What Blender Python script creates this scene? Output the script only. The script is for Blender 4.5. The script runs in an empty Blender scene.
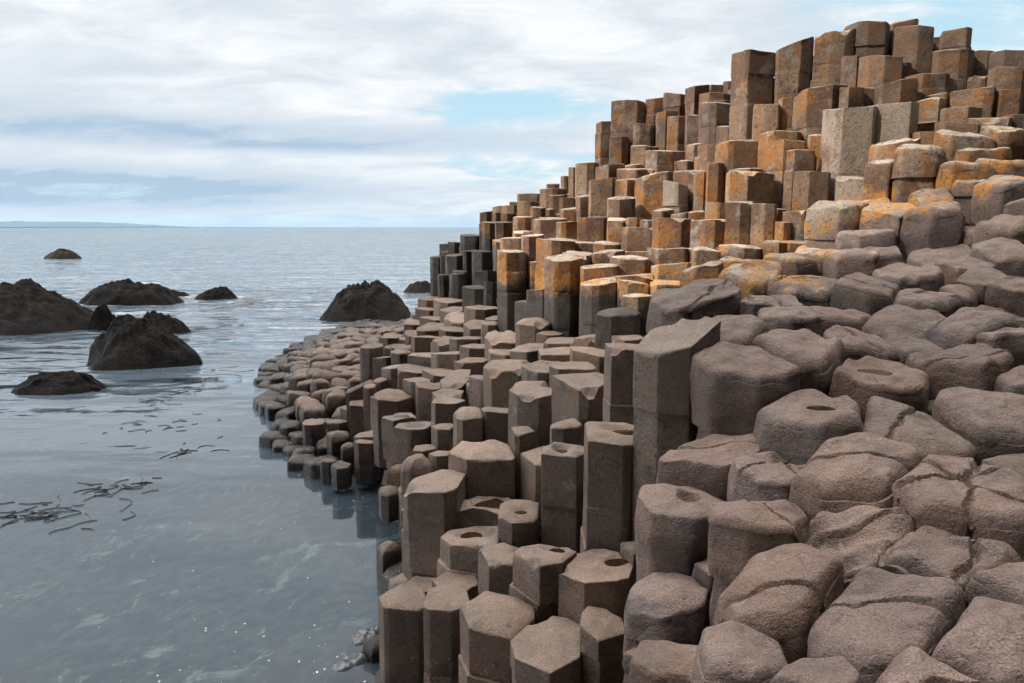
import bpy, math, random
from mathutils import Vector, noise
random.seed(7)
C = bpy.context.scene.collection
F = 740.0; PITCH = math.atan((341.5-227.0)/F); CAMZ = 3.9
cp, sp = math.cos(PITCH), math.sin(PITCH)

def ray(u, v):
    a = (u-512.0)/F; b = -(v-341.5)/F
    return Vector((a, cp + b*sp, b*cp - sp))
def at(u, v, D):
    r = ray(u, v); k = D/r.y
    return Vector((r.x*k, D, CAMZ + r.z*k))
def proj(p):
    x, y, z = p[0], p[1], p[2]-CAMZ
    d = y*cp - z*sp; h = y*sp + z*cp
    return 512 + F*x/d, 341.5 - F*h/d
def on_water(u, v, z=0.0):
    r = ray(u, v); k = (z-CAMZ)/r.z
    return Vector((r.x*k, r.y*k, z))

# ------------------------------------------------------------------ materials
def new_mat(name):
    m = bpy.data.materials.new(name); m.use_nodes = True
    nt = m.node_tree; nt.nodes.clear()
    return m, nt
class NB:
    def __init__(s, nt): s.nt = nt
    def n(s, t, **kw):
        x = s.nt.nodes.new(t)
        for k, v in kw.items(): setattr(x, k, v)
        return x
    def l(s, a, b): s.nt.links.new(a, b)
    def val(s, sock, v):
        if hasattr(v, 'is_output'): s.l(v, sock)
        else: sock.default_value = v
    def math(s, op, a, b=0.0, c=None, clamp=False):
        x = s.n('ShaderNodeMath', operation=op, use_clamp=clamp)
        s.val(x.inputs[0], a); s.val(x.inputs[1], b)
        if c is not None: s.val(x.inputs[2], c)
        return x.outputs[0]
    def noise(s, vec, scale, detail=4, rough=.55, dist=0.0):
        x = s.n('ShaderNodeTexNoise'); s.l(vec, x.inputs['Vector'])
        x.inputs['Scale'].default_value = scale; x.inputs['Detail'].default_value = detail
        x.inputs['Roughness'].default_value = rough; x.inputs['Distortion'].default_value = dist
        return x.outputs['Fac']
    def vor(s, vec, scale, feature='F1', rnd=1.0):
        x = s.n('ShaderNodeTexVoronoi', feature=feature); s.l(vec, x.inputs['Vector'])
        x.inputs['Scale'].default_value = scale; x.inputs['Randomness'].default_value = rnd
        return x.outputs['Distance']
    def ramp(s, f, a, b):
        x = s.n('ShaderNodeMapRange', interpolation_type='SMOOTHSTEP')
        s.val(x.inputs['Value'], f); s.val(x.inputs['From Min'], a); s.val(x.inputs['From Max'], b)
        return x.outputs['Result']
    def mix(s, f, a, b, blend='MIX'):
        x = s.n('ShaderNodeMix', data_type='RGBA', blend_type=blend)
        s.val(x.inputs[0], f)
        for i, v in ((6, a), (7, b)):
            if hasattr(v, 'is_output'): s.l(v, x.inputs[i])
            else: x.inputs[i].default_value = (*v, 1)
        return x.outputs[2]
    def scalevec(s, v, k):
        x = s.n('ShaderNodeVectorMath', operation='MULTIPLY'); s.l(v, x.inputs[0]); x.inputs[1].default_value = k
        return x.outputs[0]

def rock_material(name, pillow=False):
    m, nt = new_mat(name); b = NB(nt)
    geo = b.n('ShaderNodeNewGeometry'); pos = geo.outputs['Position']
    sep = b.n('ShaderNodeSeparateXYZ'); b.l(pos, sep.inputs[0]); X, Y, Z = sep.outputs
    nsep = b.n('ShaderNodeSeparateXYZ'); b.l(geo.outputs['True Normal'], nsep.inputs[0]); NZ = nsep.outputs[2]
    att = b.n('ShaderNodeAttribute', attribute_name='rock'); asep = b.n('ShaderNodeSeparateColor'); b.l(att.outputs['Color'], asep.inputs[0])
    LI, BR, RN = asep.outputs           # lichen cover, lightness, random
    n_big = b.noise(pos, 1.3, 4); n_mid = b.noise(pos, 6, 5, .6); n_fine = b.noise(pos, 38, 5, .72); n_grain = b.noise(pos, 130, 3, .75)
    # bare basalt
    base = b.mix(n_mid, (.094, .060, .043), (.212, .144, .106))
    base = b.mix(b.ramp(n_big, .35, .7), base, (.180, .132, .104) if not pillow else (.20, .140, .118))
    base = b.mix(b.math('MINIMUM', RN, 1.0), base, b.mix(.4, base, (.17, .142, .124)))
    if pillow:
        base = b.mix(b.ramp(n_big, .3, .75), base, b.mix(n_mid, (.088, .062, .062), (.200, .142, .132)))
    base = b.mix(b.math('MULTIPLY', b.ramp(n_fine, .54, .70), .40), base, (.27, .205, .165))
    base = b.mix(b.math('MULTIPLY', b.ramp(n_fine, .46, .34), .60), base, (.045, .032, .026))
    base = b.mix(b.math('MULTIPLY', b.ramp(RN, .40, .05), .45), base, (.150, .082, .056))
    n_v = b.noise(pos, 2.4, 5, .62, .3)
    base = b.mix(b.math('MULTIPLY', b.ramp(n_v, .52, .66), .75), base, (.050, .040, .037))
    base = b.mix(b.math('MULTIPLY', b.ramp(n_v, .46, .34), .55), base, (.255, .172, .130))
    base = b.mix(b.math('MULTIPLY', b.ramp(NZ, .6, .92), b.math('ADD', .25, b.math('MULTIPLY', b.ramp(n_mid, .35, .6), .3))), base, (.31, .238, .195) if not pillow else (.275, .203, .175))  # up-facing tops paler: wear, plus light from above put into the colour
    base = b.mix(b.math('MULTIPLY', b.ramp(b.noise(pos, 8, 5, .7), .62, .68), .40), base, (.36, .33, .29))
    # lichen zone of the upper cliff
    right = b.math('MULTIPLY', b.math('MAXIMUM', b.math('SUBTRACT', X, 1.6), 0), .36)
    far = b.math('MULTIPLY', b.math('MAXIMUM', b.math('SUBTRACT', Y, 12.5), 0), .115)
    zth = b.math('ADD', b.math('ADD', 3.0, right), far)
    n_edge = b.noise(pos, 3.2, 5, .65)
    zz = b.math('ADD', b.math('SUBTRACT', Z, zth), b.math('MULTIPLY', b.math('SUBTRACT', n_edge, .5), 1.1))
    up = b.ramp(zz, -.09, .09)
    lich = b.math('MULTIPLY', up, LI)
    black = b.mix(n_mid, (.030, .026, .024), (.085, .068, .056))
    dk = b.math('MULTIPLY', b.math('SUBTRACT', 1, up), b.ramp(LI, .3, .8))
    dk = b.math('MULTIPLY', dk, b.ramp(X, 3.1, 1.9))
    dk = b.math('MULTIPLY', dk, b.ramp(b.math('ADD', Z, b.math('MULTIPLY', n_mid, .5)), 1.4, 2.4))
    col = b.mix(dk, base, black)
    n_pat = b.noise(b.scalevec(pos, (1, 1, .42)), 3.0, 6, .65, .4)
    tan = b.mix(n_fine, (.120, .072, .045), (.36, .235, .145))
    rusty = b.mix(n_fine, (.165, .066, .020), (.42, .185, .045))
    grey = b.mix(n_fine, (.17, .145, .125), (.40, .345, .285))
    lc = b.mix(b.ramp(b.math('ADD', n_pat, b.math('MULTIPLY', RN, .16)), .51, .65), tan, rusty)
    redb = b.mix(n_fine, (.060, .034, .026), (.20, .115, .082))
    lc = b.mix(b.math('MULTIPLY', b.ramp(b.math('ADD', b.noise(pos, 1.7, 5, .6, .3), b.math('MULTIPLY', RN, -.15)), .44, .34), .85), lc, redb)
    lc = b.mix(b.math('MULTIPLY', b.ramp(b.noise(pos, 3.7, 5, .65), .52, .64), .8), lc, grey)
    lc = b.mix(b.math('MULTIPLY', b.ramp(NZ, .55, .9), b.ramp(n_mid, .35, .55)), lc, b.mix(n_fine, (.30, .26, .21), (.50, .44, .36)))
    lc = b.mix(b.math('MULTIPLY', b.ramp(RN, 1.2, 1.8), b.ramp(n_pat, .68, .52)), lc, b.mix(n_fine, (.16, .128, .098), (.37, .305, .24)))
    rim = b.ramp(b.math('ABSOLUTE', b.math('SUBTRACT', zz, .10)), .22, .05)     # bright orange belt just over the black
    lc = b.mix(b.math('MULTIPLY', b.math('MULTIPLY', rim, .8), b.ramp(n_pat, .40, .55)), lc, b.mix(n_fine, (.30, .125, .02), (.58, .27, .05)))
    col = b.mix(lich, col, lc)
    spots = b.ramp(b.noise(pos, 22, 4, .7), .54, .64)
    col = b.mix(b.math('MULTIPLY', b.math('MULTIPLY', spots, lich), .85), col, (.075, .050, .035))
    # wet dark foot near the water, barnacle specks over it
    wet = b.ramp(b.math('ADD', Z, b.math('MULTIPLY', n_mid, .35)), .80, .38)
    col = b.mix(b.math('MULTIPLY', wet, .86), col, (.018, .015, .012))
    bz = b.math('MULTIPLY', b.ramp(Z, 1.7, .9), b.ramp(b.noise(pos, 2.6, 3), .46, .60))
    bar = b.math('MULTIPLY', b.ramp(b.vor(pos, 26), .20, .12), bz)
    col = b.mix(b.math('MULTIPLY', bar, .75), col, (.55, .50, .44))
    # brightness of the single stone, fine grain
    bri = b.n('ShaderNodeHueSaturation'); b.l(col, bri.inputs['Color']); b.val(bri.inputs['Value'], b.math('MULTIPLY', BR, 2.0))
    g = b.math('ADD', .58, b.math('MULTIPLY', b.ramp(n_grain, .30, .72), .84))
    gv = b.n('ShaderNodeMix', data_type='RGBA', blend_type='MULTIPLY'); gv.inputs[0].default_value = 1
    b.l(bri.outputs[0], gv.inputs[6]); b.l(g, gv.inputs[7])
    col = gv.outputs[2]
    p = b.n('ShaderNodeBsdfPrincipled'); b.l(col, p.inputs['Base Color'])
    b.val(p.inputs['Roughness'], b.math('SUBTRACT', b.math('SUBTRACT', .80, b.math('MULTIPLY', b.math('MULTIPLY', b.ramp(n_v, .46, .62), b.math('SUBTRACT', 1, lich)), .30)), b.math('MULTIPLY', wet, .4)))
    p.inputs['Specular IOR Level'].default_value = .45
    # bump: undulation, pits, hairline cracks
    pits = b.ramp(b.vor(pos, 55), .0, .35)
    h = b.math('ADD', b.math('MULTIPLY', n_mid, 1.0), b.math('MULTIPLY', n_fine, .38))
    h = b.math('ADD', h, b.math('MULTIPLY', n_grain, .24))
    h = b.math('ADD', h, b.math('MULTIPLY', pits, .10))
    scal = b.ramp(b.vor(b.scalevec(pos, (1, 1, 1.8)), 13, 'DISTANCE_TO_EDGE'), .0, .12)
    h = b.math('ADD', h, b.math('MULTIPLY', scal, .05 if pillow else .03))
    dpos = b.n('ShaderNodeVectorMath', operation='ADD'); b.l(pos, dpos.inputs[0])
    wn = b.n('ShaderNodeTexNoise'); b.l(pos, wn.inputs['Vector']); wn.inputs['Scale'].default_value = 5; wn.inputs['Detail'].default_value = 4
    b.l(b.scalevec(wn.outputs['Color'], (.45, .45, .45)), dpos.inputs[1])
    sq = b.scalevec(dpos.outputs[0], (1, 1, 2.0 if pillow else .5))
    cr = b.ramp(b.vor(sq, 3.0 if pillow else 3.0, 'DISTANCE_TO_EDGE'), .0, .014)
    crm = b.ramp(b.noise(pos, 2.3, 2), .52, .66) if pillow else b.ramp(b.noise(pos, 2.3, 2), .50, .62)
    crack = b.math('MULTIPLY', b.math('SUBTRACT', 1, cr), crm)
    h = b.math('SUBTRACT', h, b.math('MULTIPLY', crack, .12 if pillow else .2))
    ck = b.n('ShaderNodeMix', data_type='RGBA'); b.l(b.math('MULTIPLY', crack, .75), ck.inputs[0]); b.l(col, ck.inputs[6]); ck.inputs[7].default_value = (.02, .016, .014, 1)
    b.l(ck.outputs[2], p.inputs['Base Color'])
    bp = b.n('ShaderNodeBump'); bp.inputs['Strength'].default_value = .95; bp.inputs['Distance'].default_value = .055 if pillow else .04
    b.l(h, bp.inputs['Height']); b.l(bp.outputs[0], p.inputs['Normal'])
    o = b.n('ShaderNodeOutputMaterial'); b.l(p.outputs[0], o.inputs[0])
    return m

def sea_rock_material():
    m, nt = new_mat('weedy_sea_rock'); b = NB(nt)
    geo = b.n('ShaderNodeNewGeometry'); pos = geo.outputs['Position']
    sep = b.n('ShaderNodeSeparateXYZ'); b.l(pos, sep.inputs[0])
    n1 = b.noise(pos, 2.0, 6, .65); n2 = b.noise(pos, 14, 5, .65); n3 = b.noise(pos, 60, 3, .6)
    c = b.mix(b.ramp(n1, .3, .7), (.004, .004, .004), (.016, .013, .012))
    c = b.mix(b.math('MULTIPLY', b.ramp(n2, .54, .70), .6), c, (.060, .045, .036))
    c = b.mix(b.math('MULTIPLY', b.ramp(n1, .5, .66), b.ramp(sep.outputs[2], .2, .8)), c, (.045, .030, .020))
    p = b.n('ShaderNodeBsdfPrincipled'); b.l(c, p.inputs['Base Color']); p.inputs['Roughness'].default_value = .7; p.inputs['Specular IOR Level'].default_value = .15
    h = b.math('ADD', b.math('MULTIPLY', n2, 1.0), b.math('MULTIPLY', n3, .45))
    bp = b.n('ShaderNodeBump'); bp.inputs['Strength'].default_value = 1; bp.inputs['Distance'].default_value = .12
    b.l(h, bp.inputs['Height']); b.l(bp.outputs[0], p.inputs['Normal'])
    o = b.n('ShaderNodeOutputMaterial'); b.l(p.outputs[0], o.inputs[0])
    return m

def simple_mat(name, c1, c2, scale, rough=.8, bump=.02):
    m, nt = new_mat(name); b = NB(nt)
    pos = b.n('ShaderNodeNewGeometry').outputs['Position']
    n1 = b.noise(pos, scale, 5, .6)
    p = b.n('ShaderNodeBsdfPrincipled'); b.l(b.mix(b.ramp(n1, .3, .7), c1, c2), p.inputs['Base Color'])
    p.inputs['Roughness'].default_value = rough
    bp = b.n('ShaderNodeBump'); bp.inputs['Strength'].default_value = .8; bp.inputs['Distance'].default_value = bump
    b.l(n1, bp.inputs['Height']); b.l(bp.outputs[0], p.inputs['Normal'])
    o = b.n('ShaderNodeOutputMaterial'); b.l(p.outputs[0], o.inputs[0])
    return m

def seabed_material():
    m, nt = new_mat('seabed_stones'); b = NB(nt)
    pos = b.n('ShaderNodeNewGeometry').outputs['Position']
    n1 = b.noise(pos, .9, 5, .6, .6); n2 = b.noise(pos, 5, 5, .65); v = b.vor(pos, 2.4)
    c = b.mix(b.ramp(n2, .35, .65), (.035, .042, .040), (.12, .125, .10))
    pt = b.noise(pos, 1.15, 7, .68, 1.2)
    c = b.mix(b.math('MULTIPLY', b.ramp(pt, .56, .64), b.ramp(n2, .35, .55)), c, (.46, .42, .30))
    c = b.mix(b.math('MULTIPLY', b.ramp(n1, .48, .36), .8), c, (.022, .032, .036))
    p = b.n('ShaderNodeBsdfPrincipled'); b.l(c, p.inputs['Base Color']); p.inputs['Roughness'].default_value = .9
    o = b.n('ShaderNodeOutputMaterial'); b.l(p.outputs[0], o.inputs[0])
    return m

def water_material():
    m, nt = new_mat('sea_water'); b = NB(nt)
    geo = b.n('ShaderNodeNewGeometry'); pos = geo.outputs['Position']
    sep = b.n('ShaderNodeSeparateXYZ'); b.l(pos, sep.inputs[0]); Y = sep.outputs[1]
    far = b.ramp(Y, 8, 40)
    w1 = b.noise(b.scalevec(pos, (.8, 1.5, 1)), 1.7, 2, .5, .3)
    w2 = b.noise(b.scalevec(pos, (.55, 1.3, 1)), .7, 2, .5, .3)
    w3 = b.noise(b.scalevec(pos, (.8, 1.2, 1)), 7, 3, .55)
    calm = b.ramp(b.noise(b.scalevec(pos, (.35, .9, 1)), .25, 3), .42, .60)
    amp = b.math('ADD', b.math('MULTIPLY', far, 1.25), .035)
    hh = b.math('ADD', b.math('MULTIPLY', w2, 1.6), b.math('ADD', b.math('MULTIPLY', w1, .75), b.math('MULTIPLY', w3, .07)))
    w4 = b.noise(b.scalevec(pos, (.30, .62, 1)), .55, 2, .55, .4)
    hh = b.math('ADD', hh, b.math('MULTIPLY', w4, 2.6))
    hh = b.math('MULTIPLY', hh, b.math('MULTIPLY', amp, b.math('ADD', .45, b.math('MULTIPLY', calm, .55))))
    bp = b.n('ShaderNodeBump'); bp.inputs['Strength'].default_value = 1.0; bp.inputs['Distance'].default_value = .26
    b.l(hh, bp.inputs['Height']); N = bp.outputs[0]
    fr = b.n('ShaderNodeFresnel'); fr.inputs['IOR'].default_value = 1.66; b.l(N, fr.inputs['Normal'])
    gl = b.n('ShaderNodeBsdfGlossy'); gl.inputs['Roughness'].default_value = .05; b.l(N, gl.inputs['Normal']); gl.inputs['Color'].default_value = (.97, .985, 1, 1)
    tr = b.n('ShaderNodeBsdfTransparent'); tr.inputs['Color'].default_value = (.56, .68, .78, 1)
    df = b.n('ShaderNodeBsdfDiffuse'); b.l(b.mix(b.ramp(Y, 9, 22), (.100, .142, .190), (.088, .122, .158)), df.inputs['Color'])
    body = b.n('ShaderNodeMixShader'); b.l(b.math('ADD', .24, b.math('MULTIPLY', b.ramp(Y, 8.5, 20), .74)), body.inputs[0]); b.l(tr.outputs[0], body.inputs[1]); b.l(df.outputs[0], body.inputs[2])
    mx = b.n('ShaderNodeMixShader'); b.l(fr.outputs[0], mx.inputs[0]); b.l(body.outputs[0], mx.inputs[1]); b.l(gl.outputs[0], mx.inputs[2])
    o = b.n('ShaderNodeOutputMaterial'); b.l(mx.outputs[0], o.inputs[0])
    return m

def puddle_material():
    m, nt = new_mat('brown_puddle'); b = NB(nt)
    pos = b.n('ShaderNodeNewGeometry').outputs['Position']
    p = b.n('ShaderNodeBsdfPrincipled'); p.inputs['Base Color'].default_value = (.022, .014, .007, 1)
    p.inputs['Roughness'].default_value = .06; p.inputs['IOR'].default_value = 1.33
    bp = b.n('ShaderNodeBump'); bp.inputs['Strength'].default_value = .1; bp.inputs['Distance'].default_value = .01
    b.l(b.noise(pos, 30, 2), bp.inputs['Height']); b.l(bp.outputs[0], p.inputs['Normal'])
    o = b.n('ShaderNodeOutputMaterial'); b.l(p.outputs[0], o.inputs[0])
    return m

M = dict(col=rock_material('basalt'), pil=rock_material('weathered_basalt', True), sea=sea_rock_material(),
         bed=seabed_material(), water=water_material(), pud=puddle_material(),
         foam=simple_mat('white_foam', (.7, .72, .74), (.85, .87, .88), 30, .6, .005),
         weed=simple_mat('brown_weed', (.040, .034, .028), (.09, .07, .05), 20, .45, .01),
         hill=simple_mat('distant_heath', (.02, .035, .04), (.04, .055, .055), .004, .95, 2.0),
         slab=simple_mat('wet_blue_slab', (.035, .042, .050), (.085, .095, .105), 7, .30, .03),
         under=simple_mat('shaded_bedrock', (.04, .033, .03), (.08, .066, .058), 4, .9, .03))  # under: dark rock sheet beneath the stones

# ------------------------------------------------------------------ stones seen in the photograph
# rows: (kind name, category, group, phrase used in the labels, class, lichen, light, entries)
# entry: (u, v, width in px, distance, own label or None, options)
ROWS = []
def row(phrase, cls, lichen, light, group, entries, adj='column'):
    ROWS.append((phrase, cls, lichen, light, group, adj, entries))
CLIFF = 'lichened columns of the upper cliff'; FORE = 'brown columns of the lower slope'; DARK = 'dark columns of the seaward steps'
TER = 'low columns of the flat terrace'; BLK = 'weathered rounded blocks of the near slope'; HIGH = 'weathered blocks below the crest'
PIER = 'barnacled columns at the waterline'

row('of the tall crest columns against the sky', 'C', 1, .40, CLIFF, [
 (607,123,21,16.6,None,dict(cap=.22)), (630,104,30,16.1,None,dict(dome=.05)), (655,99,20,16,None,dict(cap=.5)), (676,94,20,15.6,None,dict(cap=.25)),
 (697,87,21,15.1,None,dict(cap=.3)), (757,54,37,13.0,'tallest rusty crest column with a flat top, seaward end of the high crest',dict(rot=.5)),
 (795,45,36,12.8,None,dict(tilt=(.35,0))), (832,34,35,12.6,None,dict(tilt=(.12,0)))])
row('of the brown blocks crowning the summit', 'C', .55, .36, CLIFF, [
 (864,27,38,12.6,None,dict(cap=.35)), (900,24,32,12.8,None,dict(dome=.04)), (914,31,34,12.3,None,dict(tilt=(-.1,0))), (938,38,16,12.6,None,{}),
 (958,30,28,12.5,None,dict(cap=.28)), (951,52,40,12.0,None,{}), (984,54,30,12.3,None,dict(cap=.4)), (1012,54,30,12.2,None,{})])
row('of the second tier under the summit', 'C', .6, .36, CLIFF, [
 (854,57,17,12.1,None,{}), (879,58,36,11.8,None,dict(rot=.2)), (904,63,16,11.9,None,{}), (926,77,36,11.5,None,dict(cap=.2)), (950,80,20,11.6,None,{}),
 (982,78,26,11.7,None,dict(cap=.2)), (1008,70,30,11.6,None,dict(tilt=(-.1,0)))])
row('of the third tier under the summit', 'C', .8, .40, CLIFF, [
 (850,88,22,11.5,None,{}), (871,90,20,11.4,None,{}), (898,85,38,11.2,None,dict(dome=.03)), (969,93,38,11.0,None,dict(cap=.2)), (1004,96,32,11.1,None,{}), (938,95,18,11.3,None,{})])
row('of the fourth tier under the summit', 'C', .85, .42, CLIFF, [
 (893,104,42,10.7,'pale grey column with a gently curved top, below the summit blocks',dict(light=.62,lich=.6)), (932,100,32,10.9,'brown column with an orange foot beside the pale grey column',dict(dome=.03)),
 (962,110,40,10.6,None,{}), (990,118,38,10.4,None,dict(cap=.2)), (1016,117,22,10.5,None,{}), (958,124,34,10.3,None,{})])
row('of the short columns behind the crest gap', 'C', .7, .38, CLIFF, [
 (704,88,12,15.6,None,{}), (716,86,17,15.4,None,{}), (731,82,15,15.2,None,{}), (738,75,8,15.0,None,{}), (716,94,28,14.6,None,dict(cap=.15)), (718,104,32,14.0,None,{})])
row('of the columns stepped in front of the tall crest', 'C', 1, .46, CLIFF, [
 (767,106,24,12.2,None,dict(light=.5)), (787,99,16,12.2,None,{}), (821,89,44,11.7,None,dict(tilt=(.12,0))), (801,106,12,11.9,None,{}),
 (851,108,42,10.5,'pale leaning pillar with a tilted hollow top, in front of the crest',dict(light=.62,lich=.75,tilt=(.06,.1),pool=.0))])
row('of the sunlit pillars below the tall crest', 'C', 1, .48, CLIFF, [
 (710,145,22,12.6,None,{}), (737,144,35,12.0,None,dict(dome=.05)), (759,148,11,12.1,None,{}), (781,134,36,11.6,None,dict(dome=.04)), (789,143,32,11.2,None,{}),
 (800,151,24,10.9,None,dict(cap=.28)), (818,136,15,11.2,None,dict(cap=.3)), (715,163,15,11.8,None,{}), (748,173,40,11.0,None,dict(cap=.4)), (703,172,15,12.0,None,{})])
row('of the stubby blocks under the small crest columns', 'C', .95, .45, CLIFF, [
 (640,146,17,14.6,None,{}), (665,151,34,14.2,None,dict(cap=.3)), (683,162,16,13.9,None,{}), (697,145,18,14.0,None,{}), (611,166,28,14.2,None,{}), (636,169,32,13.8,None,{}), (588,163,19,16.5,None,{}), (575,168,10,17,None,{})])
row('of the sloping row across the middle of the cliff', 'C', .95, .47, CLIFF, [
 (604,179,27,13.3,None,dict(tilt=(.1,0))), (627,180,25,13.2,None,{}), (656,177,34,12.8,None,dict(dome=.06)), (677,184,24,12.4,None,dict(light=.55,lich=.6,tilt=(-.3,0))),
 (693,172,34,12.5,'deep orange column beside the pale tilted block in the middle of the cliff',dict(light=.45)), (620,198,24,12.6,None,dict(dome=.03)), (664,210,22,11.9,None,{}), (681,213,22,11.6,None,dict(tilt=(.15,0))), (699,212,18,11.4,None,{})])
row('of the steps descending the skyline to the sea', 'C', .9, .40, CLIFF, [
 (501,206,15,19.4,None,{}), (512,205,17,18.9,None,{}), (515,202,10,19.6,None,{}), (530,194,23,18.8,None,{}), (533,202,22,18.0,None,dict(tilt=(-.08,0))), (538,207,14,17.4,None,{}),
 (552,189,22,17.6,None,{}), (556,195,16,17.0,None,{}), (552,184,12,18.4,None,{}), (565,176,10,17.6,None,{}), (566,198,14,16,None,{}), (573,208,22,15,None,{}), (549,209,12,16.4,None,{}), (584,196,14,14.8,None,{})])
row('of the ochre blocks in a line above the pillar wall', 'C', 1, .50, CLIFF, [
 (523,217,18,17.2,None,{}), (550,219,30,14.6,None,{}), (569,222,25,13.4,None,{}), (593,219,28,12.6,None,{}), (616,219,21,12.1,None,{}), (634,219,16,12.0,None,{}), (649,220,14,11.8,None,{}),
 (640,228,31,11.3,None,{}), (675,219,39,11.0,None,{}), (704,223,20,10.8,None,{})])
row('of the second line of ochre blocks above the pillar wall', 'C', 1, .50, CLIFF, [
 (514,238,24,14.2,None,{}), (560,240,28,12.4,None,{}), (584,242,24,11.8,None,{}), (606,243,22,11.4,None,{}), (670,248,40,10.4,None,{}), (701,249,22,10.2,None,{}), (712,220,34,10.6,None,{})])
row('of the pale flat slabs behind the pillar wall', 'C', .9, .56, CLIFF, [
 (578,253,34,10.9,None,{}), (607,252,32,10.8,None,dict(tilt=(.1,0))), (630,258,34,10.3,None,dict(dome=.03)), (600,266,36,10.1,None,{}), (633,275,36,9.8,None,{}), (673,264,38,9.9,None,{}), (668,282,37,9.4,None,{})])
row('of the orange topped pillars standing over the terrace', 'C', 1, .50, CLIFF, [
 (511,251,26,12.2,'free standing pillar with an orange head and long black shaft',dict(cap=.33)), (534,235,20,12.5,'orange pillar with white top rising behind the black shafted pillar',{}),
 (556,240,34,11.6,'ochre pillar with a heavy orange block on a narrow dark neck',dict(cap=.42)),
 (565,257,38,10.6,'broad pillar with white sloping top and orange lichen running down it',dict(tilt=(.05,.12))),
 (600,281,36,9.8,'dark broad pillar with an orange corner and grey edge',{}), (636,283,32,9.5,'dark square block splashed with orange behind the stub',{}),
 (637,296,24,9.2,'small orange knob of rock above the low stub',{}), (619,313,42,8.9,'low stub with orange lichen on its domed top, at the wall foot',dict(dome=.06)),
 (533,322,32,10.4,'short pillar with white lichen on its sloping top beside the black shaft',dict(dome=.05,lich=.4,light=.46))])
row('of the ochre columns at the foot of the sunlit cliff', 'C', 1, .52, CLIFF, [
 (718,203,20,10.9,None,{}), (740,202,28,10.4,None,{}), (763,204,24,10.3,None,{}), (798,211,25,9.9,None,dict(tilt=(.06,0))), (784,222,14,9.9,None,{}),
 (706,251,24,9.4,None,dict(dome=.04)), (742,247,38,9.5,None,dict(dome=.03)), (774,242,20,9.3,None,{}), (859,178,40,9.9,'pale speckled column standing in front of the leaning pillar',dict(light=.6,lich=.7))])
row('of the dark columns stepping down into the sea', 'C', 1, .30, DARK, [
 (486,212,14,19.6,'tall black column with an orange head at the seaward end',dict(cap=.3)), (497,213,10,19.2,None,{}), (507,213,12,18.7,None,{}), (470,235,21,19.8,None,{}), (454,242,13,20.8,None,{}),
 (454,255,18,19.2,None,{}), (436,257,11,20.4,None,{}), (467,251,9,18.8,None,{}), (443,275,13,18.6,None,{}), (457,274,17,17.8,None,{}), (485,271,23,16.6,None,{}), (476,287,25,15.2,None,{}), (490,282,12,15.0,None,{})])
row('of the flat stones on the far terrace', 'C', 0, .37, TER, [
 (432,298,20,20,None,{}), (449,300,22,17.5,None,{}), (428,309,20,18.4,None,{}), (455,309,24,16.2,None,{}), (437,318,22,16.6,None,{}), (461,317,26,15.0,None,dict(light=.5)), (481,307,24,14.6,None,{}), (415,322,20,18.2,None,{}), (432,327,24,15.2,None,{}),
 (453,329,24,14.2,None,{}), (478,324,22,13.4,None,{}), (494,318,14,13.2,None,{}), (414,333,16,15.4,None,dict(light=.3)), (427,337,26,13.8,None,{}), (447,340,26,13.0,None,{}), (470,338,24,12.6,None,{})])
row('of the flat stones on the middle terrace', 'C', 0, .41, TER, [
 (489,323,14,12.2,None,{}), (478,346,24,11.4,None,{}), (503,337,28,11.0,'grey rough block at the foot of the black shafted pillar',dict(light=.5)), (427,355,26,12.2,None,dict(wet=1)), (452,353,28,11.6,None,{}), (474,360,26,10.7,None,{}),
 (505,352,28,10.1,None,{}), (548,333,18,10.0,None,{}), (530,347,34,9.7,None,dict(dome=.02)), (560,340,30,9.6,None,{}), (563,351,40,9.1,None,dict(dome=.03)), (592,337,36,9.1,None,dict(dome=.03)), (600,352,40,8.4,None,dict(dome=.03,light=.5)), (629,337,30,8.6,None,{}), (415,368,26,12.0,None,{}), (440,372,28,11.0,None,{}), (545,366,34,8.2,None,{}), (575,366,30,7.8,None,{})])
row('of the brown columns edging the terrace', 'C', 0, .44, FORE, [
 (395,367,24,12.4,None,dict(light=.5)), (418,379,26,11.0,None,{}), (432,384,28,10.4,None,dict(tilt=(0,.05))), (455,379,28,10.0,'brown tilted block with a triangular broken face on the terrace edge',dict(tilt=(.2,.35))),
 (480,377,22,9.4,None,{}), (405,392,20,11.0,None,{}), (448,393,26,9.6,None,{}), (509,364,48,8.6,'long brown column with a wide flat top on the terrace edge',{}),
 (536,388,48,7.0,'tall brown column with a broken lip jutting from its pale top',dict(tilt=(.0,.12))), (583,380,50,6.5,'brown column with sharp corner and overhanging joint under its head',dict(cap=.30,tilt=(.03,.12),rot=.3)),
 (627,346,38,5.9,'slim brown column with a frost white rim beside the tallest pillar',dict(cap=.45)),
 (676,334,74,4.9,'tallest pillar of the near slope with a sloping top and dark front',dict(tilt=(.35,.25),rot=.45))])
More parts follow.
